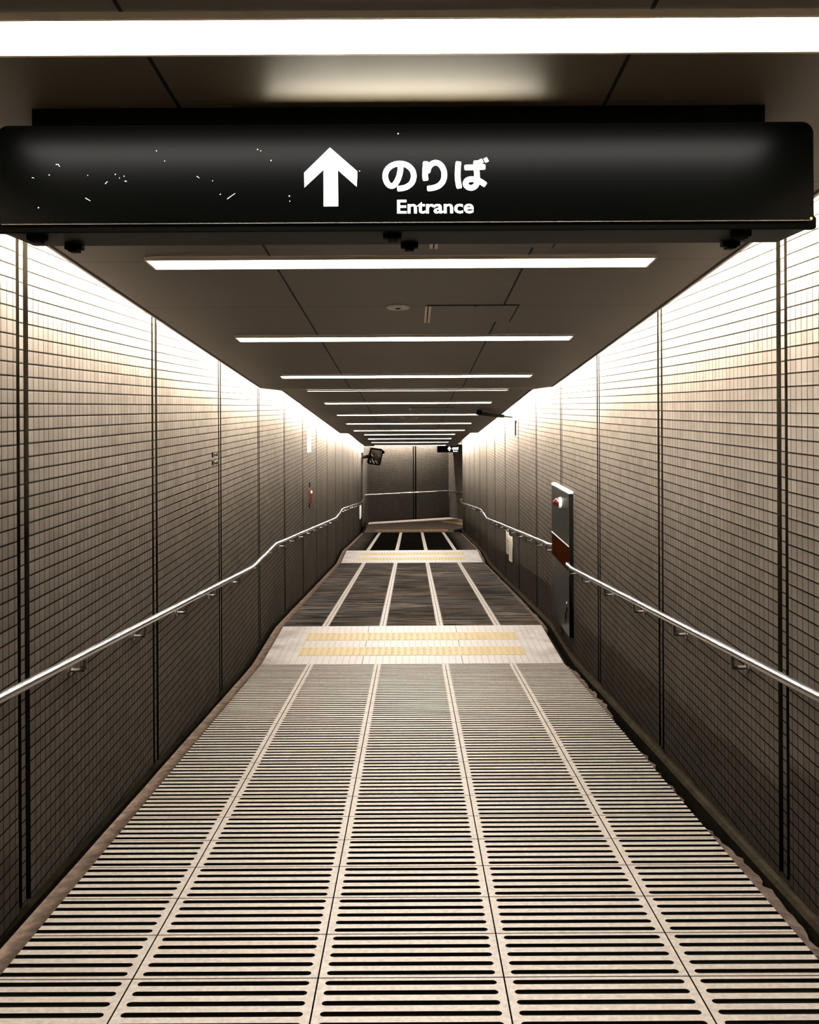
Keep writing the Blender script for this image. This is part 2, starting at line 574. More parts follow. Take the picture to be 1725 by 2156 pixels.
def slot_cell(mb, x0, x1, y0, y1, sw, margins, depth, top_mi, edge_mi):
    """one strip of paving x0..x1, y0..y1 with a round-ended groove of width sw"""
    yc = 0.5 * (y0 + y1)
    r = sw / 2
    ml, mr = margins
    xl = x0 + ml if ml is not None else x0
    xr = x1 - mr if mr is not None else x1
    up, n = [], 4
    if ml is not None:
        for k in range(n + 1):
            t = PI - (PI / 2) * k / n
            up.append((xl + r + r * math.cos(t), yc + r * math.sin(t)))
    else:
        up += [(x0, yc + r)]
    if mr is not None:
        for k in range(n + 1):
            t = PI / 2 - (PI / 2) * k / n
            up.append((xr - r + r * math.cos(t), yc + r * math.sin(t)))
    else:
        up += [(x1, yc + r)]
    Z = lambda x, y, d=0.0: (x, y, zf(y) - d)
    dn = [(x, 2 * yc - y) for x, y in up]
    loop = up + [p for p in reversed(dn) if p not in (up[0], up[-1])]
    # land above and below the groove (a long middle quad and end pieces)
    a = [(x0, y1)] + ([(x0, yc)] if ml is not None else []) + up + ([(x1, yc)] if mr is not None else []) + [(x1, y1)]
    b = [(x0, y0)] + ([(x0, yc)] if ml is not None else []) + dn + ([(x1, yc)] if mr is not None else []) + [(x1, y0)]
    if ml is not None and mr is not None or True:
        # cut the land into margin pieces and a middle so that the margin may have its own material
        def piece(pts_top, ysd, rev):
            pass
    iL = [p for p in up if p[0] <= xl + r + 1e-6] if ml is not None else []
    iR = [p for p in up if p[0] >= xr - r - 1e-6] if mr is not None else []
    xa = xl + r if ml is not None else x0
    xb = xr - r if mr is not None else x1
    for s in (1, -1):
        yo = y1 if s > 0 else y0
        fl = (lambda q: q) if s > 0 else (lambda q: (q[0], 2 * yc - q[1]))
        quad = [(xa, yo), (xb, yo), (xb, yc + s * r), (xa, yc + s * r)]
        pol = [Z(*q) for q in quad]
        mb.add(pol if s < 0 else pol[::-1], top_mi)
        if ml is not None:
            pol = [Z(*q) for q in [(x0, yo), (x0, yc)] + [fl(q) for q in iL] + [(xa, yo)]]
            mb.add(pol if s > 0 else pol[::-1], edge_mi)
        if mr is not None:
            pol = [Z(*q) for q in [(xb, yo)] + [fl(q) for q in iR] + [(x1, yc), (x1, yo)]]
            mb.add(pol if s > 0 else pol[::-1], edge_mi)
    nL = len(loop)
    for k in range(nL):
        p, q = loop[k], loop[(k + 1) % nL]
        mb.add([Z(*p), Z(*q), Z(*q, depth), Z(*p, depth)], 2)
    mb.add([Z(*p, depth) for p in loop[::-1]], 2)


def ramp_paving(y0, y1, sw, streaked):
    streaked_mat = M['slab_dark' if y0 > 15 else 'slab_streaked']
    mb = MB()
    n = int(round((y1 - y0) / 0.06))
    p = (y1 - y0) / n
    gap = 0.0026
    first = 0 if y0 > 0 else int(1.5 / 0.06) + 15        # nothing of the ramp behind the viewpoint is grooved
    for k in range(n):
        a, b = y0 + k * p, y0 + (k + 1) * p
        if (n - k) % 5 == 0:
            a += gap
        if (n - k - 1) % 5 == 0:
            b -= gap
        for c in range(5):
            xa, xb = COLX[c] + (gap if c else 0), COLX[c + 1] - (gap if c < 4 else 0)
            marg = (0.023 if c else None, 0.023 if c < 4 else None)
            slot_cell(mb, xa, xb, a, b, sw, marg, 0.009, 1 if streaked else 0, 0)
    # outer cheeks of the slabs
    for x in (-HALF, HALF):
        mb.add([(x, y0, zf(y0)), (x, y1, zf(y1)), (x, y1, zf(y1) - 0.06), (x, y0, zf(y0) - 0.06)], 2)
    return mb.build('ramp_paving', [M['slab'], streaked_mat, M['slot']], floor, fix=False)


ramp_paving(SEC[0][0], SEC[0][1], 0.0268, False)
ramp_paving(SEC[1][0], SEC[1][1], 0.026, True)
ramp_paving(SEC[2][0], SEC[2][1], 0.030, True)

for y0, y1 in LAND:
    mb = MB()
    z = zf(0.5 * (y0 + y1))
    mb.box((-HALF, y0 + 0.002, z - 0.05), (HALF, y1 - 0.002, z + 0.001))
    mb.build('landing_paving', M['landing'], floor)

# last landing, turning right with the passage
mb = MB()
z = zf(29)
poly = [(-1.36, 27.08), (1.20, 27.08), (1.20, 27.55), (1.5, 28.02), (6.5, 28.02), (6.5, 29.88), (1.64, 30.03), (1.21, 30.70), (-1.33, 29.52)]
mb.extrude([(x, y) for x, y in poly], 'z', z - 0.03, z + 0.001)
mb.build('landing_paving', M['landing_dim'], floor)


def mortar(side, y0, y1, w0, w1, drop, rag, step=0.05, skip=None):
    mb = MB()
    rnd = random.Random(int(y0 * 10) + (3 if side > 0 else 5))
    n = int((y1 - y0) / step)
    ws, hs = [], []
    w, jit = 0.5, 0.0
    for k in range(n + 1):
        w = min(1, max(0, w + rnd.uniform(-0.30, 0.30)))
        jit = rnd.uniform(-0.10, 0.10)
        ws.append(max(0.003, w0 + (w1 - w0) * (w + jit)) if rag else w1)
        hs.append(rnd.uniform(-0.004, 0.004) if rag else rnd.uniform(-0.0015, 0.0015))
    for k in range(n):
        a, b = y0 + (y1 - y0) * k / n, y0 + (y1 - y0) * (k + 1) / n
        if skip and any(s0 < a < s1 for s0, s1 in skip):
            continue
        xi = side * HALF
        xo, xp = side * (HALF + ws[k]), side * (HALF + ws[k + 1])
        za, zb2 = zf(a) - 0.002 + hs[k], zf(b) - 0.002 + hs[k + 1]
        zo, zp = zf(a) - drop + hs[k], zf(b) - drop + hs[k + 1]
        mb.add([(xi, a, za), (xi, b, zb2), (xp, b, zp), (xo, a, zo)])
        mb.add([(xo, a, zo), (xp, b, zp), (xp - side * 0.012, b, zf(b) - 0.09), (xo - side * 0.012, a, zf(a) - 0.09)])
        mb.add([(xi, a, za), (xo, a, zo), (xo - side * 0.012, a, zf(a) - 0.09), (xi, a, zf(a) - 0.09)])
        mb.add([(xi, b, zb2), (xp, b, zp), (xp - side * 0.012, b, zf(b) - 0.09), (xi, b, zf(b) - 0.09)])
    return mb.build('edge_mortar', M['mortar_pale' if rag else 'mortar'], floor)


mortar(-1, -4.0, 27.0, 0.06, 0.085, 0.012, False, 0.2)
mortar(1, -4.0, 8.42, 0.004, 0.058, 0.012, True, 0.045, [(5.02, 5.26), (3.1, 3.2)])
mortar(1, 9.75, 18.0, 0.036, 0.056, 0.010, True, 0.13)
mortar(1, 18.1, 26.6, 0.036, 0.060, 0.010, True, 0.17)

# ------------------------------------------------------------------ ceiling
CM = -0.04
JX = [-0.545, 0.46]
jy = []
y = 1.80 + 0.075 - 0.943 * 6
while y < 30:
    jy.append(y)
    y += 0.943
CEND = 29.2
kx = [CEIL_L + 0.012]
for x in JX:
    kx += [x - 0.0045, x + 0.0045]
kx += [CEIL_R - 0.012]
ky = sorted(set([Y_BACK, 8.46, 9.90, 18.04, 19.60, 27.07, CEND] + [v for j in jy if Y_BACK < j < CEND for v in (j - 0.0018, j + 0.0018)]))
mb = MB()
for a, b in zip(ky, ky[1:]):
    for i in range(len(kx) - 1):
        xa, xb = kx[i], kx[i + 1]
        dark = (i % 2 == 1) or (b - a < 0.004)
        mb.add([(xa, a, zc(a)), (xb, a, zc(a)), (xb, b, zc(b)), (xa, b, zc(b))], 1 if dark else 0)
# top face and edges of the hanging ceiling
kk = [Y_BACK, 8.46, 9.90, 18.04, 19.60, 27.07, CEND]
for a, b in zip(kk, kk[1:]):
    mb.add([(CEIL_L, a, zc(a) + 0.03), (CEIL_R, a, zc(a) + 0.03), (CEIL_R, b, zc(b) + 0.03), (CEIL_L, b, zc(b) + 0.03)], 0)
mb.add([(CEIL_L, CEND, zc(CEND)), (CEIL_R, CEND, zc(CEND)), (CEIL_R, CEND, zc(CEND) + 0.03), (CEIL_L, CEND, zc(CEND) + 0.03)], 0)
ceil = struct(mb.build('ceiling', [M['ceil'], M['ceil_joint']]))
zz = zc(29)
mb = MB()
mb.extrude([(CEIL_L, 29.2), (CEIL_R, 29.2), (CEIL_R, 28.05), (6.5, 28.05), (6.5, 29.75), (1.52, 29.85), (1.18, 30.50), (CEIL_L, 29.335)], 'z', zz, zz + 0.03)
mb.build('passage_panel', M['ceil'], ceil)
# black shadow line and pale lip along both edges
for xe, s in ((CEIL_L, -1), (CEIL_R, 1)):
    m1, m2 = MB(), MB()
    for a, b in zip(kk, kk[1:]):
        def bar(mb, xa, xb, za, zb2):
            p = []
            for yy in (a, b):
                p += [(xa, yy, zc(yy) + za), (xb, yy, zc(yy) + za), (xb, yy, zc(yy) + zb2), (xa, yy, zc(yy) + zb2)]
            mb.raw(p, [(0, 1, 2, 3), (4, 7, 6, 5), (0, 4, 5, 1), (1, 5, 6, 2), (2, 6, 7, 3), (3, 7, 4, 0)])
        bar(m1, min(xe, xe - s * 0.012), max(xe, xe - s * 0.012), -0.002, 0.03)
        bar(m2, min(xe, xe + s * 0.014), max(xe, xe + s * 0.014), 0.0, 0.032)
    m1.build('shadow_trim', M['ceil_joint'], ceil)
    m2.build('edge_trim', M['trim'], ceil)
# slab above the hanging ceiling
mb = MB()
for a, b in zip(kk, kk[1:] ):
    b2 = b if b < CEND else 31.2
    x1 = 1.62 if b < CEND else 6.6
    if a == 27.07:
        mb.add([(-1.62, a, zc(a) + 0.4), (6.6, a, zc(a) + 0.4), (6.6, b2, zc(b2) + 0.4), (-1.62, b2, zc(b2) + 0.4)])
    else:
        mb.add([(-1.62, a, zc(a) + 0.4), (x1, a, zc(a) + 0.4), (x1, b2, zc(b2) + 0.4), (-1.62, b2, zc(b2) + 0.4)])
mb.build('roof_slab', M['roof'], ceil)
# tubes lying in the cove between ceiling edge and wall
TUBE_R = 0.006
for xt in (-1.343, 1.2595):
    mb = MB()
    path = [(xt, yy, zc(yy) + 0.10) for yy in (Y_BACK + 0.1, 8.46, 9.90, 18.04, 19.60, 27.07, 28.9 if xt < 0 else 27.8)]
    mb.tube(path, TUBE_R, 8)
    mb.build('cove_tube', M['cove'], ceil)
mb = MB()
mb.tube([(-1.30, 29.365, zz + 0.10), (1.10, 30.476, zz + 0.10)], 0.003, 8)
mb.build('cove_tube', M['cove'], ceil)

# ------------------------------------------------------------------ ceiling lamps
LLEN, LWID = 1.975, 0.142


def lamp_proto():
    r = thing('ceiling_lamp', 'x', 'lamp')
    mb = MB()
    hl, hw, t, d = LLEN / 2, LWID / 2, 0.008, 0.014
    mb.box((-hl - t, -hw - t, -d), (hl + t, -hw, 0.0))
    mb.box((-hl - t, hw, -d), (hl + t, hw + t, 0.0))
    mb.box((-hl - t, -hw, -d), (-hl, hw, 0.0))
    mb.box((hl, -hw, -d), (hl + t, hw, 0.0))
    mb.build('lamp_frame', M['lamp_frame'], r)
    mb = MB()
    mb.box((-hl, -hw, -0.009), (hl, hw, -0.001))
    mb.build('diffuser', M['lamp'], r)
    return r


ordn = ['first', 'second', 'third', 'fourth', 'fifth', 'sixth', 'seventh', 'eighth', 'ninth', 'tenth', 'eleventh', 'twelfth', 'thirteenth']
lamp0 = lamp_proto()
lamps = []
for k in range(-2, 14):
    yl = 1.80 + 1.886 * k + 0.075
    r = lamp0
    if k > -2:
        r = lamp0.copy()
        COL.objects.link(r)
        for ch in list(lamp0.children):
            c = ch.copy()
            COL.objects.link(c)
            c.parent = r
    r.location = (CM + 0.003, yl, zc(yl) - 0.0005)
    r.rotation_euler = (math.atan(slope_c(yl)), 0, 0)
    if k == -2:
        lb = 'long white ceiling lamp behind the viewer, two before the hanging sign'
    elif k == -1:
        lb = 'long white ceiling lamp straight above the viewer, before the hanging sign'
    elif k == 0:
        lb = 'very wide white ceiling lamp in front of and above the hanging sign'
    elif k == 4:
        lb = 'long ceiling lamp on the first level stretch, fourth beyond the hanging sign, seen edge-on'
    elif k == 9:
        lb = 'long ceiling lamp on the second level stretch, ninth beyond the hanging sign'
    elif k == 13:
        lb = 'last long white ceiling lamp before the tiled end wall'
    else:
        lb = 'long white ceiling lamp, %s in the row beyond the hanging sign' % ordn[k - 1]
    r['label'] = lb
    r['group'] = 'strip lamps across the ceiling'
    lamps.append(r)

# ------------------------------------------------------------------ hatches, speaker, vent


def hatch(yc_, xc_, w, dpt, label):
    r = thing('access_hatch', label, 'hatch', (xc_, yc_, zc(yc_)), (math.atan(slope_c(yc_)), 0, 0), 'ceiling access hatches')
    mb = MB()
    mb.box((-w / 2, -dpt / 2, -0.003), (w / 2, dpt / 2, 0.0))
    mb.build('panel', M['ceil'], r)
    f, t = MB(), 0.006
    f.box((-w / 2 - t, -dpt / 2 - t, -0.004), (w / 2 + t, -dpt / 2, 0))
    f.box((-w / 2 - t, dpt / 2, -0.0025), (w / 2 + t, dpt / 2 + t * 0.5, 0))
    f.box((w / 2, -dpt / 2, -0.004), (w / 2 + t, dpt / 2, 0))
    f.box((-w / 2 - t, -dpt / 2, -0.004), (-w / 2, dpt / 2, 0))
    f.build('gap', M['ceil_joint'], r)
    f = MB()
    f.box((-w / 2 - t - 0.012, -dpt / 2, -0.006), (-w / 2 - t, dpt / 2, 0))
    f.box((-w / 2, -dpt / 2, -0.007), (-w / 2 + 0.012, dpt / 2, -0.0028))
    f.build('frame', M['trim'], r)
    mb = MB()
    mb.lathe([(0.006, -0.005), (0.006, 0)], n=12, M=Matrix.Translation((0.01, -dpt / 2 + 0.015, 0)))
    mb.build('latch', M['ceil_joint'], r)
    return r


hatch(4.91, 0.31, 0.44, 0.46, 'square access hatch beside the round ceiling speaker, third panel beyond the sign')
hatch(3.36, 0.31, 0.44, 0.40, 'square access hatch half hidden above the hanging sign edge')
hatch(12.3, 0.27, 0.56, 0.44, 'far square access hatch on the middle ceiling slope')

r = thing('ceiling_speaker', 'round pale speaker set in the ceiling beside the square hatch', 'speaker', (-0.062, 4.72, zc(4.72)), (math.atan(slope_c(4.72)), 0, 0))
mb = MB()
mb.lathe([(0.059, 0.0), (0.058, -0.006), (0.050, -0.009), (0.020, -0.009), (0.018, -0.006)], n=32)
mb.build('grille', M['speaker'], r, smooth=True)
mb = MB()
mb.lathe([(0.012, -0.006), (0.012, -0.011), (0.004, -0.012)], n=16)
mb.build('hub', M['black'], r, smooth=True)

r = thing('ceiling_vent', 'dark round vent in the middle ceiling slope behind the far hatch', 'vent', (-0.03, 13.9, zc(13.9)), (math.atan(slope_c(13.9)), 0, 0))
mb = MB()
mb.lathe([(0.135, 0.0), (0.133, -0.010), (0.118, -0.014), (0.10, -0.004)], n=32)
mb.build('rim', M['lamp_frame'], r, smooth=True)
mb = MB()
mb.lathe([(0.10, -0.002), (0.10, -0.008), (0.02, -0.012)], n=32)
mb.build('core', M['ceil_joint'], r, smooth=True)

# ------------------------------------------------------------------ lettering
def text_mesh(body, offset):
    cu = bpy.data.curves.new('lettering', 'FONT')
    cu.body = body
    cu.size = 1.0
    cu.offset = offset
    cu.resolution_u = 6
    o = bpy.data.objects.new('lettering_source', cu)
    COL.objects.link(o)
    dg = bpy.context.evaluated_depsgraph_get()
    me = bpy.data.meshes.new_from_object(o.evaluated_get(dg))
    vs = [v.co.copy() for v in me.vertices]
    fs = [tuple(p.vertices) for p in me.polygons]
    bpy.data.objects.remove(o)
    return vs, fs


def place_text(mb, body, x0, z0, x1, z1, yy, offset=0.02):
    vs, fs = text_mesh(body, offset)
    if not vs:
        return
    ax, bx = min(v.x for v in vs), max(v.x for v in vs)
    ay, by = min(v.y for v in vs), max(v.y for v in vs)
    pts = [(x0 + (v.x - ax) / (bx - ax) * (x1 - x0), yy, z0 + (v.y - ay) / (by - ay) * (z1 - z0)) for v in vs]
    mb.raw(pts, fs)


ARROW = [(335, 130), (535, 308), (530, 421), (393, 298), (395, 564), (290, 565), (288, 295), (150, 425), (148, 315)]
KANA = {
    'no': [[(852, 262), (845, 320), (828, 372), (800, 412), (772, 414), (748, 388), (738, 342), (752, 296), (790, 264), (842, 252), (896, 264), (934, 300), (945, 346), (932, 392), (898, 422), (862, 434), (828, 437)]],
    'ri': [[(1034, 240), (1030, 290), (1028, 340), (1032, 376)],
           [(1044, 318), (1058, 276), (1088, 250), (1126, 252), (1156, 284), (1168, 334), (1158, 382), (1128, 416), (1088, 432), (1046, 438)]],
    'ba': [[(1272, 242), (1266, 300), (1266, 370), (1276, 434)],
           [(1318, 284), (1390, 282), (1464, 280)],
           [(1400, 236), (1403, 300), (1406, 370), (1398, 414), (1366, 434), (1334, 424), (1322, 400), (1338, 376), (1376, 370), (1420, 382), (1466, 412)],
           [(1430, 226), (1442, 252)], [(1466, 216), (1480, 242)]],
}


def spline(P, n=7):
    if len(P) < 3:
        return [Vector(p) for p in P]
    out = []
    Q = [P[0]] + list(P) + [P[-1]]
    for i in range(1, len(Q) - 2):
        p0, p1, p2, p3 = (Vector(q) for q in Q[i - 1:i + 3])
        for k in range(n):
            t = k / n
            out.append(0.5 * (2 * p1 + (p2 - p0) * t + (2 * p0 - 5 * p1 + 4 * p2 - p3) * t * t + (3 * p1 - p0 - 3 * p2 + p3) * t ** 3))
    out.append(Vector(P[-1]))
    return out


def stroke(mb, P, w, fx, fz, yy):
    pts = spline(P)
    L_, R_ = [], []
    for i, p in enumerate(pts):
        d = (pts[min(i + 1, len(pts) - 1)] - pts[max(i - 1, 0)]).normalized()
        e = 1.0 if 0 < i < len(pts) - 1 else 0.86
        nn = Vector((-d.y, d.x)) * w * 0.5 * e
        L_.append(p + nn)
        R_.append(p - nn)
    for i in range(len(pts) - 1):
        mb.add([(fx(q.x), yy, fz(q.y)) for q in (L_[i], L_[i + 1], R_[i + 1], R_[i])])
    for i, sgn in ((0, -1), (len(pts) - 1, 1)):
        j = min(max(i - sgn, 0), len(pts) - 1)
        d = (pts[i] - pts[j]).normalized() * w * 0.09
        a_, b_ = L_[i], R_[i]
        c_ = (a_ - b_) * 0.42
        m_ = (a_ + b_) * 0.5
        mb.add([(fx(q.x), yy, fz(q.y)) for q in (a_, m_ + c_ + d, m_ - c_ + d, b_)])


def sign_graphics(parent, fx, fz, yy, with_marks=False):
    """fx, fz map the graphic's own units to the sign face"""
    mb = MB()
    mb.add([(fx(x), yy, fz(z)) for x, z in ARROW])
    mb.build('arrow', M['glyph'], parent)
    for ch in ('no', 'ri', 'ba'):
        mb = MB()
        for k, st in enumerate(KANA[ch]):
            stroke(mb, st, 41 if len(st) > 2 else 33, fx, fz, yy - 0.00005 * k)
        mb.build('lettering', M['glyph'], parent)
    mb = MB()
    place_text(mb, 'Entrance', fx(823), fz(621), fx(1379), fz(520), yy, 0.020)
    mb.build('lettering', M['glyph'], parent)


# ------------------------------------------------------------------ the big hanging sign
YS = 2.205
SX0, SX1 = -0.968, 0.945
SZ0, SZ1 = EYE + 0.408, EYE + 0.662
sign = thing('hanging_sign', 'wide black backlit hanging sign with white up arrow over the passage', 'sign', (0, YS, SZ0))


def S(o):
    """keep world placement under the sign's Empty"""
    o.location = (0, -YS, -SZ0)
    return o


mb = MB()
mb.extrude(rrect(SX0, SZ0, SX1, SZ1, 0.028), 'y', YS + 0.016, YS + 0.185)
S(mb.build('housing', M['black'], sign, bevel=0.002))
px = lambda X: (X - 866) * YS / 2000
pz = lambda Yp: EYE + (856 - Yp) * YS / 2000
ZF0 = EYE + (856 - 468.5) * YS / 2000
TILT = 0.062


def lean(mb, back=0.010):
    """the face leans back: its top lies deeper than its lower edge"""
    mb.v = [(x, y + (z - ZF0) * TILT if y < YS + back else y, z) for x, y, z in mb.v]


mb = MB()
mb.extrude(rrect(SX0 + 0.008, pz(468.5), SX1 - 0.008, SZ1 - 0.006, 0.016), 'y', YS - 0.002, YS + 0.017)
lean(mb)
S(mb.build('face_panel', M['face'], sign))
mb = MB()
mb.extrude(rrect(SX0, SZ0, SX1, SZ0 + 0.030, 0.006), 'y', YS + 0.003, YS + 0.020)
S(mb.build('lower_lip', M['black'], sign, bevel=0.002))
mb = MB()
mb.box((SX0 + 0.02, YS - 0.0035, pz(469.6)), (SX1 - 0.02, YS + 0.003, pz(467.9)))
S(mb.build('face_edge', M['steel'], sign))
gx = lambda u: px(600 + u / 3.45)
gz = lambda u: pz(270 + u / 3.448)
before = set(sign.children)
sign_graphics(sign, gx, gz, YS - 0.0032)
for o in sign.children:
    if o not in before:
        for v in o.data.vertices:
            v.co.y += (v.co.z - ZF0) * TILT
        S(o)
# pin-holes and scratches that let the light through
dots = [(663, 628), (698, 672), (1092, 624), (1105, 630), (1149, 672), (210, 729), (373, 732), (490, 728), (508, 744), (527, 736),
        (533, 757), (902, 758), (935, 816), (1227, 825), (1229, 847), (1524, 719), (167, 869), (1688, 559), (240, 684)]
for x, z in dots:
    X, Zp, s = px(x / 2.006), pz(z / 2.006), random.uniform(0.0009, 0.0017)
    mb = MB()
    mb.add([(X + s * math.cos(t), YS - 0.0030, Zp + s * math.sin(t)) for t in [k * PI / 3 for k in range(6)]])
    lean(mb)
    S(mb.build('scratch', M['glyph'], sign))
for (xa, za, xb, zb2, w) in [(137, 740, 147, 742, 2), (448, 768, 457, 758, 3), (365, 829, 386, 841, 2.4), (835, 738, 846, 746, 2.2), (964, 836, 998, 812, 2.2), (246, 682, 254, 694, 3.2), (530, 757, 539, 758, 3)]:
    d = Vector((xb - xa, zb2 - za)).normalized()
    n_ = Vector((-d.y, d.x)) * w * 0.5
    q = [(xa + n_.x, za + n_.y), (xb + n_.x * 0.5, zb2 + n_.y * 0.5), (xb - n_.x * 0.5, zb2 - n_.y * 0.5), (xa - n_.x, za - n_.y)]
    mb = MB()
    mb.add([(px(a / 2.006), YS - 0.0030, pz(b / 2.006)) for a, b in q])
    lean(mb)
    S(mb.build('scratch', M['glyph'], sign))
mb = MB()
mb.lathe([(0.0045, 0.0), (0.0045, 0.004), (0.003, 0.006)], M=Matrix.Translation((px(1710), YS + 0.004, pz(464.5))) @ Matrix.Rotation(PI / 2, 4, 'X'), n=16)
S(mb.build('screw_cap', M['screw'], sign))
for X in (-0.86, -0.022, 0.80):
    for yy, dx in ((YS + 0.035, -0.02), (YS + 0.17, 0.02 if X < 0.2 else 0.0)):
        mb = MB()
        c = X + dx
        mb.box((c - 0.022, yy - 0.012, SZ0 - 0.012), (c + 0.022, yy + 0.012, SZ0 + 0.002))
        mb.box((c - 0.012, yy - 0.016, SZ0 - 0.018), (c + 0.012, yy + 0.016, SZ0 - 0.010))
        S(mb.build('latch', M['black_matt'], sign, bevel=0.002))
mb = MB()
ym0, ym1 = YS + 0.045, YS + 0.16
zt0, zt1 = zc(ym0), zc(ym1)
x0, x1 = -0.895, 0.842
p = [(x0, ym0, SZ1 - 0.01), (x1, ym0, SZ1 - 0.01), (x1, ym1, SZ1 - 0.01), (x0, ym1, SZ1 - 0.01), (x0, ym0, zt0 + 0.001), (x1, ym0, zt0 + 0.001), (x1, ym1, zt1 + 0.001), (x0, ym1, zt1 + 0.001)]
mb.raw(p, [(0, 3, 2, 1), (4, 5, 6, 7), (0, 1, 5, 4), (1, 2, 6, 5), (2, 3, 7, 6), (3, 0, 4, 7)])
S(mb.build('mount', M['black_matt'], sign))

la = bpy.data.lights.new('ceiling_glow_light', 'AREA')  # added unseen light that makes the warm glow on the ceiling
la.shape = 'ELLIPSE'
la.size, la.size_y = 0.66, 0.016
la.energy = 1.3
la.color = (1.0, 0.90, 0.70)
lo = bpy.data.objects.new('ceiling_glow_light', la)
COL.objects.link(lo)
lo.location = (-0.01, YS + 0.010, SZ1 + 0.012)
lo.rotation_euler = (math.radians(-102), 0, 0)

# ------------------------------------------------------------------ the small sign at the far end
ys2 = 28.35
s2 = thing('direction_sign', 'small black hanging sign with white arrow at the far end, by the corner', 'sign', (1.17, ys2, zc(ys2) - 0.012), (0, 0, math.radians(14)))
w2, h2 = 0.78, 0.235
mb = MB()
mb.box((-w2 / 2, -0.02, -h2), (w2 / 2, 0.10, -0.001))
mb.build('housing', M['black'], s2, bevel=0.006)
k2 = 0.15 / 460
before = set(s2.children)
sign_graphics(s2, lambda u: 0.02 + (u - 600) * k2 * 0.75, lambda u: -0.055 - (u - 130) * k2, -0.022)
mb = MB()
mb.box((w2 / 2 - 0.02, -0.01, -0.035), (w2 / 2 + 0.05, 0.05, 0.0))
mb.build('bracket', M['black_matt'], s2)

# ------------------------------------------------------------------ handrails
RR = 0.019
RAILX = 1.43


def rail_profile(r=RR, n=22):
    out = []
    for j in range(n):
        t = 2 * PI * j / n
        rr_ = r
        if j in (3, 8):
            rr_ = r * 0.86
        out.append((rr_ * math.cos(t), rr_ * math.sin(t)))
    return out


def bracket_mesh(side):
    """stem down from the rail, arm to the wall, round flange on the wall; origin at rail centre"""
    mb = MB()
    d = WX - RAILX
    mb.tube([(0, 0, -RR + 0.004), (0, 0, -0.062), (side * 0.006, 0, -0.068), (side * (d - 0.004), 0, -0.068)], 0.0085, 10)
    a = mb
    fl = MB()
    fl.lathe([(0.024, 0.0), (0.024, 0.005), (0.018, 0.008)], M=Matrix.Translation((side * (d - 0.001), 0, -0.068)) @ Matrix.Rotation(-side * PI / 2, 4, 'Y'), n=18)
    return a, fl


BR = {}
for s in (-1, 1):
    a, fl = bracket_mesh(s)
    BR[s] = (a, fl)


def handrail(name, label, path, side, by, height):
    r = thing(name, label, 'handrail', (path[0][0], path[0][1], path[0][2] - 0.8), (0, 0, 0), None)
    off = Vector(r.location)
    mb = MB()
    mb.tube([Vector(p) - off for p in path], RR, 22, prof=rail_profile())
    mb.build('rail', M['steel'], r, smooth=True)
    first = None
    for y_ in by:
        loc = Vector((side * RAILX, y_, height(y_))) - off
        if first is None:
            b = BR[side][0].build('bracket', M['steel_dark'], r, smooth=True)
            f = BR[side][1].build('wall_flange', M['steel_dark'], b, smooth=True)
            first = (b, f)
        else:
            b = first[0].copy()
            COL.objects.link(b)
            f = first[1].copy()
            COL.objects.link(f)
            b.parent = r
            f.parent = b
        b.location = loc
    return r


HL, HR = 0.858, 0.835
hl = lambda y_: zf(y_) + HL
hr = lambda y_: zf(y_) + HR
path = [(-RAILX, y_, hl(y_)) for y_ in (Y_BACK + 0.2, 8.5, 9.97, 18.0, 19.6, 27.1, 29.35)]
dAB = (Vector(B_) - Vector(A_)).normalized()
nAB = Vector(nrm_in(A_, B_))
path += []
handrail('handrail', 'long steel handrail along the left wall, bending at each landing', path, -1,
         [3.21 + 0.94 * k for k in range(-3, 28)], hl)
# rail of the end wall
eb = Vector(A_) + dAB * 0.09 + nAB * 0.07
ec = Vector(B_) + nAB * 0.07 - dAB * 0.10
ed = Vector(C_) + Vector(nrm_in(C_, D_)) * 0.07
pe = [(-RAILX + 0.005, 29.37, hl(29.3)), (ec.x, ec.y, hl(29.3)), (ed.x - 0.02, ed.y - 0.02, hl(29.3)), (4.5, 29.89, hl(29.3))]
r = thing('handrail', 'steel handrail running along the tiled end wall', 'handrail', (pe[0][0], pe[0][1], pe[0][2] - 0.8))
off = Vector(r.location)
mb = MB()
mb.tube([Vector(p) - off for p in pe], RR, 22, prof=rail_profile())
mb.build('rail', M['steel'], r, smooth=True)
for k in range(5):
    s_ = 0.25 + 0.55 * k
    c = Vector(A_) + dAB * s_ + nAB * 0.07
    mb = MB()
    zr = hl(29.3)
    w = Vector((-nAB.x, -nAB.y, 0)) * 0.068
    b0 = Vector((c.x, c.y, zr)) - off
    mb.tube([b0 + Vector((0, 0, -0.012)), b0 + Vector((0, 0, -0.062)), b0 + w * 0.1 + Vector((0, 0, -0.068)), b0 + w + Vector((0, 0, -0.068))], 0.0065, 8)
    mb.build('bracket', M['steel'], r, smooth=True)

handrail('handrail', 'steel handrail on the right wall in the foreground, ending at the grey cabinet',
         [(RAILX, y_, hr(y_)) for y_ in (Y_BACK + 0.2, 8.5, 8.74)], 1, [4.25 + 0.94 * k for k in range(-4, 5)] + [8.62], hr)
pth = [(WX - 0.002, 9.96, hr(9.9)), (RAILX + 0.02, 9.96, hr(9.9)), (RAILX, 9.98, hr(9.9)), (RAILX, 10.32, hr(9.9) + 0.0)]
pth += [(RAILX, y_, hr(y_)) for y_ in (18.0, 19.6, 27.1, 28.05)] + [(RAILX + 0.02, 28.07, hr(28)), (3.0, 28.07, hr(28))]
pth[3] = (RAILX, 10.32, hr(10.32) + 0.012)
handrail('handrail', 'steel handrail on the right wall beyond the grey cabinet', pth, 1,
         [10.12, 10.95] + [11.9 + 0.94 * k for k in range(17)], lambda y_: hr(max(y_, 9.9)))

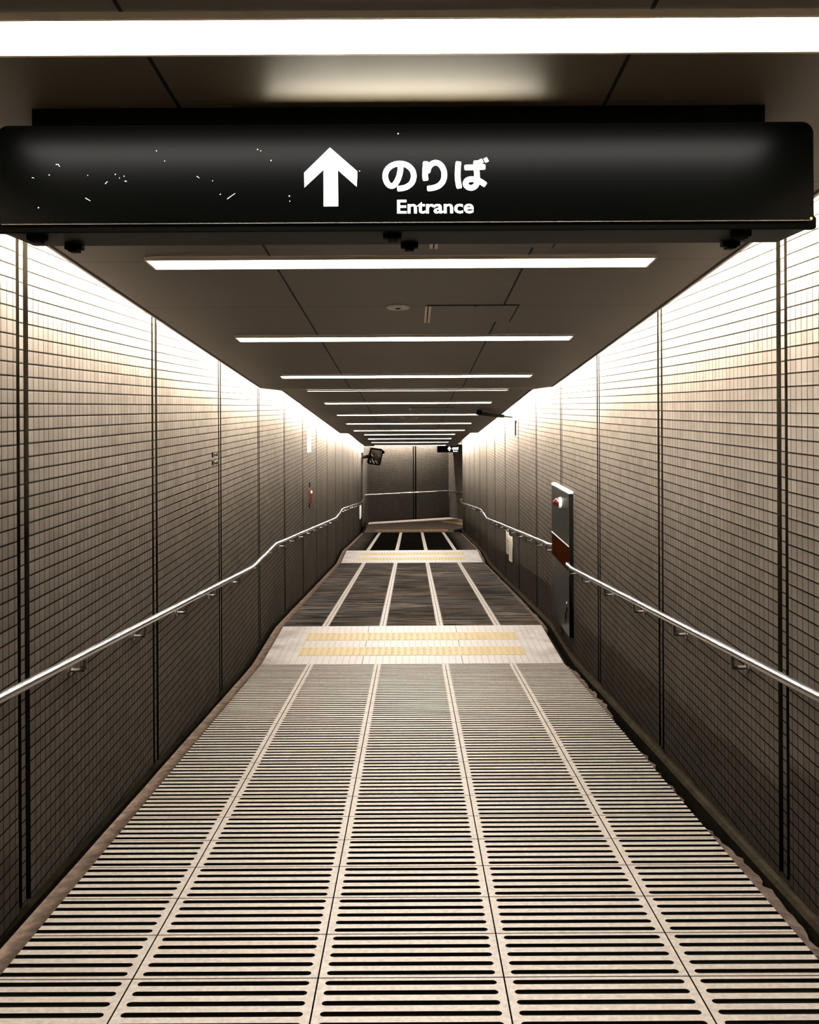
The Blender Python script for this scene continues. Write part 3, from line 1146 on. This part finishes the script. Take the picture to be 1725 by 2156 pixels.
# ------------------------------------------------------------------ hydrant cabinet on the right wall
CY0, CY1 = 8.82, 9.90
CZ0, CZ1 = zf(9.2) + 0.135, zf(9.2) + 1.49
CXF = 1.458
cab = thing('wall_cabinet', 'tall grey-green steel cabinet with red alarm lamp on right wall', 'cabinet', (WX, 0.5 * (CY0 + CY1), CZ0))
coff = Vector(cab.location)


def K(o):
    o.location = -coff
    return o


mb = MB()
mb.box((CXF + 0.004, CY0, CZ0), (WX + 0.03, CY1, CZ1 - 0.012))
K(mb.build('body', M['black_matt'], cab, bevel=0.002))
mb = MB()
prof = [(CXF + 0.001, CZ1 - 0.016)] + [(CXF + 0.018 - 0.018 * math.cos(t), CZ1 - 0.016 + 0.020 * math.sin(t)) for t in [k * PI / 12 for k in range(1, 7)]] + [(WX - 0.001, CZ1 + 0.004), (WX - 0.001, CZ1 - 0.016)]
mb.extrude(prof, 'y', CY0 - 0.003, CY1 + 0.003)
K(mb.build('top_cap', M['cab_top'], cab))  # pale colour carries the bright light on the cabinet's top
zb1, zb0 = CZ1 - 0.505, CZ1 - 0.735
mb = MB()
mb.box((CXF, CY0 + 0.004, zb1 + 0.004), (CXF + 0.006, CY1 - 0.004, CZ1 - 0.018))
K(mb.build('upper_panel', M['cab'], cab, bevel=0.0015))
mb = MB()
mb.box((CXF - 0.001, CY0 + 0.012, zb0), (CXF + 0.006, CY1 - 0.25, zb1 - 0.008))
mb.box((CXF - 0.001, CY1 - 0.235, zb0), (CXF + 0.006, CY1 - 0.012, zb1 - 0.008))
K(mb.build('red_band', M['band'], cab))
mb = MB()
mb.box((CXF - 0.003, CY0 + 0.006, zb1 - 0.006), (CXF + 0.006, CY1 - 0.006, zb1 + 0.003))
K(mb.build('band_trim', M['cab_top'], cab))
mb = MB()
mb.extrude(rrect(CY0 + 0.004, CZ0 + 0.004, CY1 - 0.02, zb0 - 0.004, 0.015), 'x', CXF, CXF + 0.006)
door = K(mb.build('door', M['cab'], cab, bevel=0.0015))
mb = MB()
hy = CY0 + 0.13
mb.lathe([(0.026, 0.0), (0.026, 0.004), (0.02, 0.007), (0.012, 0.007)], M=Matrix.Translation((CXF, hy, CZ0 + 0.235)) @ Matrix.Rotation(-PI / 2, 4, 'Y'), n=20)
mb.tube([(CXF - 0.010, hy - 0.018, CZ0 + 0.21), (CXF - 0.012, hy - 0.014, CZ0 + 0.15), (CXF - 0.012, hy + 0.0, CZ0 + 0.12), (CXF - 0.012, hy + 0.016, CZ0 + 0.16), (CXF - 0.010, hy + 0.018, CZ0 + 0.21)], 0.004, 8)
mb.build('handle', M['black_matt'], door)
mb = MB()
mb.lathe([(0.010, 0.0), (0.010, 0.004), (0.006, 0.007)], M=Matrix.Translation((CXF, hy, CZ0 + 0.30)) @ Matrix.Rotation(-PI / 2, 4, 'Y'), n=16)
mb.build('lock', M['white'], door, smooth=True)
# alarm lamp
ay, az = 9.27, EYE - 0.945
MA = Matrix.Translation((CXF, ay, az)) @ Matrix.Rotation(-PI / 2, 4, 'Y')
mb = MB()
mb.lathe([(0.052, 0.0), (0.052, 0.010), (0.049, 0.024), (0.046, 0.026)], M=MA, n=28)
bea = K(mb.build('alarm_lamp', M['white'], cab, smooth=True))
mb = MB()
mb.lathe([(0.044, 0.024)] + [(0.044 * math.cos(t), 0.030 + 0.052 * math.sin(t)) for t in [k * PI / 18 for k in range(9)]], M=MA, n=28)
mb.build('lens', M['lens'], bea, smooth=True)
mb = MB()
mb.lathe([(0.006, 0.072), (0.008, 0.079), (0.004, 0.0825)], M=Matrix.Translation((0, -0.012, 0.004)) @ MA, n=14)
mb.build('lens_glint', M['lens_red'], bea, smooth=True)  # small red piece painted as a glint on the lens

# ------------------------------------------------------------------ small fittings on the walls
# notice sheets under the right handrail
def sheet(y0, y1, z0, z1, m, label, lift=0.01, tilt=0.0):
    mb = MB()
    n = 8
    for k in range(n):
        a, b = k / n, (k + 1) / n
        xa = WX - lift - tilt * a - 0.012 * math.sin(a * PI)
        xb = WX - lift - tilt * b - 0.012 * math.sin(b * PI)
        ya, yb = y0 + (y1 - y0) * a, y0 + (y1 - y0) * b
        sa = zf(ya)
        sb = zf(yb)
        mb.raw([(xa, ya, sa + z0), (xb, yb, sb + z0), (xb, yb, sb + z1), (xa, ya, sa + z1),
                (xa + 0.004, ya, sa + z0), (xb + 0.004, yb, sb + z0), (xb + 0.004, yb, sb + z1), (xa + 0.004, ya, sa + z1)],
               [(0, 1, 2, 3), (7, 6, 5, 4), (0, 4, 5, 1), (3, 2, 6, 7), (0, 3, 7, 4), (1, 5, 6, 2)])
    return tag(mb.build('notice_sheet', m), label, 'notice', 'notice sheets under the right handrail')


sheet(14.02, 14.50, 0.325, 0.70, M['paper'], 'cream notice sheet hanging under the far right handrail, the nearer of two', 0.02)
sheet(14.53, 14.92, 0.405, 0.745, M['paper_brown'], 'browned narrow notice sheet under the far right handrail, behind the cream one', 0.02)

mb = MB()
mb.box((-WX, 27.35, zf(28) + 0.35), (-WX + 0.025, 27.95, zf(28) + 0.72))
tag(mb.build('wall_notice', M['white'], bevel=0.004), 'white notice under the left handrail just before the end wall', 'notice')

# white plate with small writing high on the left wall
yp = 13.9
zp = EYE - 0.49
pl = thing('wall_plate', 'white plate with dark writing high on the left wall', 'sign', (-WX, yp, zp))
mb = MB()
mb.box((0, -0.20, -0.165), (0.012, 0.20, 0.175))
mb.build('plate', M['white'], pl, bevel=0.002)
mb = MB()
for k in range(5):
    zz_ = 0.12 - 0.058 * k
    for q in range(4):
        if (k + q) % 5 == 4:
            continue
        mb.box((0.012, -0.13 + 0.07 * q, zz_ - 0.02), (0.0128, -0.09 + 0.07 * q, zz_ + 0.012))
mb.build('writing', M['black_matt'], pl)

# call point and tag below it
cp = thing('call_point', 'small dark red call point with white button on the left wall below the white plate', 'call point', (-WX, 13.9, EYE - 1.27))
mb = MB()
mb.box((0, -0.07, -0.13), (0.03, 0.07, 0.07))
mb.build('back_box', M['red_tag'], cp, bevel=0.004)
mb = MB()
mb.lathe([(0.02, 0.03), (0.02, 0.04), (0.014, 0.046)], M=Matrix.Translation((0, -0.02, 0.03)) @ Matrix.Rotation(PI / 2, 4, 'Y'), n=18)
mb.build('button', M['white'], cp, smooth=True)
mb = MB()
mb.box((0.0, -0.02, 0.10), (0.02, 0.02, 0.17))
mb.box((0.0, -0.025, -0.20), (0.015, 0.025, -0.14))
mb.build('clip', M['black_matt'], cp)

# hook pair near the second joint on the left wall
hk = thing('wall_hook', 'pair of small black hooks on the left wall beside a tile joint', 'hook', (-WX, 7.16, EYE - 0.39))
for dz, hgt in ((0.035, 0.04), (-0.027, 0.03)):
    mb = MB()
    mb.box((0, -0.028, dz - hgt / 2), (0.012, 0.028, dz + hgt / 2))
    mb.tube([(0.01, 0.0, dz), (0.035, 0.0, dz - 0.006), (0.036, 0, dz + 0.012)], 0.005, 8)
    mb.build('hook', M['black_matt'], hk, bevel=0.002)

# dark arm reaching out from the right wall below the ceiling
arm = thing('overhead_fixture', 'dark angled fixture reaching from the right wall under the ceiling lamps', 'fixture', (WX, 13.55, EYE - 0.16))
P_ = [Vector((WX - 0.03, 13.55, EYE - 0.165)), Vector((1.24, 13.10, EYE - 0.135)), Vector((0.87, 12.35, EYE - 0.088))]
o_ = Vector(arm.location)
mb = MB()
mb.tube([P_[0] - o_, P_[1] - o_], 0.011, 10)
mb.build('pipe', M['black_matt'], arm, smooth=True)
mb = MB()
mb.tube([P_[1] - o_ + (P_[1] - P_[0]) * -0.1, P_[1] - o_, P_[2] - o_ + (P_[1] - P_[2]).normalized() * 0.05, P_[2] - o_], 0.0, 4, prof=[(-0.03, -0.024), (0.03, -0.024), (0.03, 0.018), (-0.03, 0.018)])
mb.build('boom', M['black_matt'], arm, bevel=0.006)
mb = MB()
q = P_[2] - o_
mb.box((q.x - 0.012, q.y - 0.03, q.z - 0.02), (q.x + 0.05, q.y + 0.03, q.z + 0.042))
mb.build('end_hook', M['black_matt'], arm, bevel=0.008)
mb = MB()
mb.box((-0.05, -0.06, -0.045), (0.0, 0.06, 0.03))
mb.build('junction_box', M['white'], arm, bevel=0.005)
mb = MB()
mb.tube([(-0.014, 0, -0.045), (-0.014, 0, -0.26)], 0.010, 10)
mb.build('conduit', M['black_matt'], arm, smooth=True)

# convex corner mirror on the left, with its arm
mc = Vector((-1.085, 28.55, EYE - 1.50))
mir = thing('corner_mirror', 'square convex corner mirror in a dark hood at the far left', 'mirror', mc, (math.radians(10), math.radians(9), math.radians(20)))
mb = MB()
mb.extrude(rrect(-0.19, -0.235, 0.19, 0.235, 0.05), 'y', 0.0, 0.05)
mb.build('hood_back', M['black'], mir)
ring = MB()
o1, o2 = rrect(-0.205, -0.25, 0.205, 0.25, 0.06), rrect(-0.165, -0.21, 0.165, 0.21, 0.04)
n = len(o1)
for k in range(n):
    k2_ = (k + 1) % n
    ring.add([(o1[k][0], -0.02, o1[k][1]), (o1[k2_][0], -0.02, o1[k2_][1]), (o2[k2_][0], -0.015, o2[k2_][1]), (o2[k][0], -0.015, o2[k][1])])
    ring.add([(o1[k][0], -0.02, o1[k][1]), (o1[k2_][0], -0.02, o1[k2_][1]), (o1[k2_][0], 0.06, o1[k2_][1]), (o1[k][0], 0.06, o1[k][1])])
ring.build('hood', M['black'], mir)
g = MB()
N = 14
for i in range(N):
    for j in range(N):
        def q_(a, b):
            u, v = -1 + 2 * a / N, -1 + 2 * b / N
            return (0.165 * u, -0.012 - 0.028 * (1 - u * u) * 0.5 - 0.028 * (1 - v * v) * 0.5, 0.21 * v)
        g.add([q_(i, j), q_(i + 1, j), q_(i + 1, j + 1), q_(i, j + 1)])
gl = g.build('mirror_glass', M['mirror'], mir, smooth=False)
gl.data.polygons.foreach_set('use_smooth', [True] * len(gl.data.polygons))
mb = MB()
mb.extrude(rrect(-0.155, 0.06, -0.09, 0.19, 0.02), 'y', -0.045, -0.035)
mb.build('orange_reflection', M['orange'], mir)  # orange patch before the glass, painted as something mirrored in it
mb = MB()
mb.lathe([(0.045, 0.0), (0.05, 0.02), (0.04, 0.06)], M=Matrix.Translation((0.215, 0.03, 0.17)) @ Matrix.Rotation(PI / 2, 4, 'X'), n=18)
mb.build('knob', M['black_matt'], mir, smooth=True)
mi_ = mir.rotation_euler.to_matrix().to_4x4().inverted()
mb = MB()
a_ = mi_ @ (Vector((-1.49, 28.75, EYE - 1.53)) - mc)
mb.tube([a_, Vector((-0.1, 0.05, 0.0))], 0.05, 10)
mb.build('arm', M['black_matt'], mir, smooth=True)
mb = MB()
mb.box((-WX, 28.5, EYE - 1.70), (-WX + 0.03, 28.95, EYE - 1.38))
ap = mb.build('wall_flange', M['black_matt'], mir)
ap.matrix_parent_inverse = (Matrix.Translation(mc) @ mir.rotation_euler.to_matrix().to_4x4()).inverted()
mb = MB()
mb.box((-WX, 28.5, EYE - 1.37), (-WX + 0.04, 28.95, EYE - 1.12))
tag(mb.build('wall_panel', M['white'], bevel=0.005), 'white panel on the left wall just above the mirror arm', 'panel')  # plain white block fixed to the wall

# ------------------------------------------------------------------ tactile strips
def tactile(name, label, cx, cy, L_, W_, rot, z, group):
    nx = int(round(L_ / 0.06))
    ny = int(round(W_ / 0.06))
    mb = MB()
    tl = 0.3
    nt = int(round(L_ / tl))
    for k in range(nt):
        mb.box((-L_ / 2 + k * tl + 0.0012, -W_ / 2, 0), (-L_ / 2 + (k + 1) * tl - 0.0012, W_ / 2, 0.003))
    for i in range(nx):
        for j in range(ny):
            X, Y = -L_ / 2 + (i + 0.5) * 0.06, -W_ / 2 + (j + 0.5) * W_ / ny
            mb.lathe([(0.0165, 0.003), (0.013, 0.0075), (0.010, 0.008)], M=Matrix.Translation((X, Y, 0)), n=10)
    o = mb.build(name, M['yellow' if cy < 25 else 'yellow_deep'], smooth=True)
    o.location = (cx, cy, z)
    o.rotation_euler = (0, 0, rot)
    return tag(o, label, 'tactile strip', group)


G = 'yellow tactile strips on the landings'
l1 = zf(9) + 0.001
tactile('tactile_strip', 'yellow studded strip on the nearest landing, the front one of two', -0.005, 8.895, 2.1, 0.30, 0, l1, G)
tactile('tactile_strip', 'yellow studded strip on the nearest landing, the rear one of two', -0.005, 9.465, 2.1, 0.30, 0, l1, G)
l2 = zf(19) + 0.001
tactile('tactile_strip', 'yellow studded strip on the second landing, the front one of two', -0.005, 18.50, 2.1, 0.30, 0, l2, G)
tactile('tactile_strip', 'yellow studded strip on the second landing, the rear one of two', -0.005, 19.13, 2.1, 0.30, 0, l2, G)
l3 = zf(29) + 0.001
tactile('tactile_strip', 'yellow studded strip crossing the front of the last landing', -0.01, 27.5, 2.1, 0.30, 0, l3, G)
tactile('tactile_strip', 'slanting yellow strip on the last landing, leading off to the right', 1.45, 29.05, 1.5, 0.30, math.radians(-50), l3, G)

# ------------------------------------------------------------------ world, camera, colour
w = bpy.data.worlds.new('World')
SC.world = w
w.use_nodes = True
w.node_tree.nodes['Background'].inputs[0].default_value = (0.9, 1.0, 0.75, 1)
w.node_tree.nodes['Background'].inputs[1].default_value = 0.01

cam = bpy.data.cameras.new('camera')
co = bpy.data.objects.new('camera', cam)
COL.objects.link(co)
cam.sensor_fit = 'HORIZONTAL'
cam.sensor_width = 36.0
cam.lens = 36.0 * 2000 / 1725
cam.shift_x = -3.5 / 1725
cam.shift_y = -222 / 1725
cam.clip_start = 0.05
cam.clip_end = 200
co.location = (0, 0, EYE)
co.rotation_euler = (Matrix.Rotation(PI / 2, 4, 'X') @ Matrix.Rotation(math.radians(-0.3), 4, 'Z')).to_euler()
SC.camera = co

vs = SC.view_settings
vs.view_transform = 'Standard'
vs.look = 'None'
vs.exposure = 0.0
vs.gamma = 1.0
vs.use_curve_mapping = False
cy = SC.cycles
cy.max_bounces = 8
cy.diffuse_bounces = 4
cy.glossy_bounces = 4
cy.sample_clamp_indirect = 8.0
cy.use_denoising = True
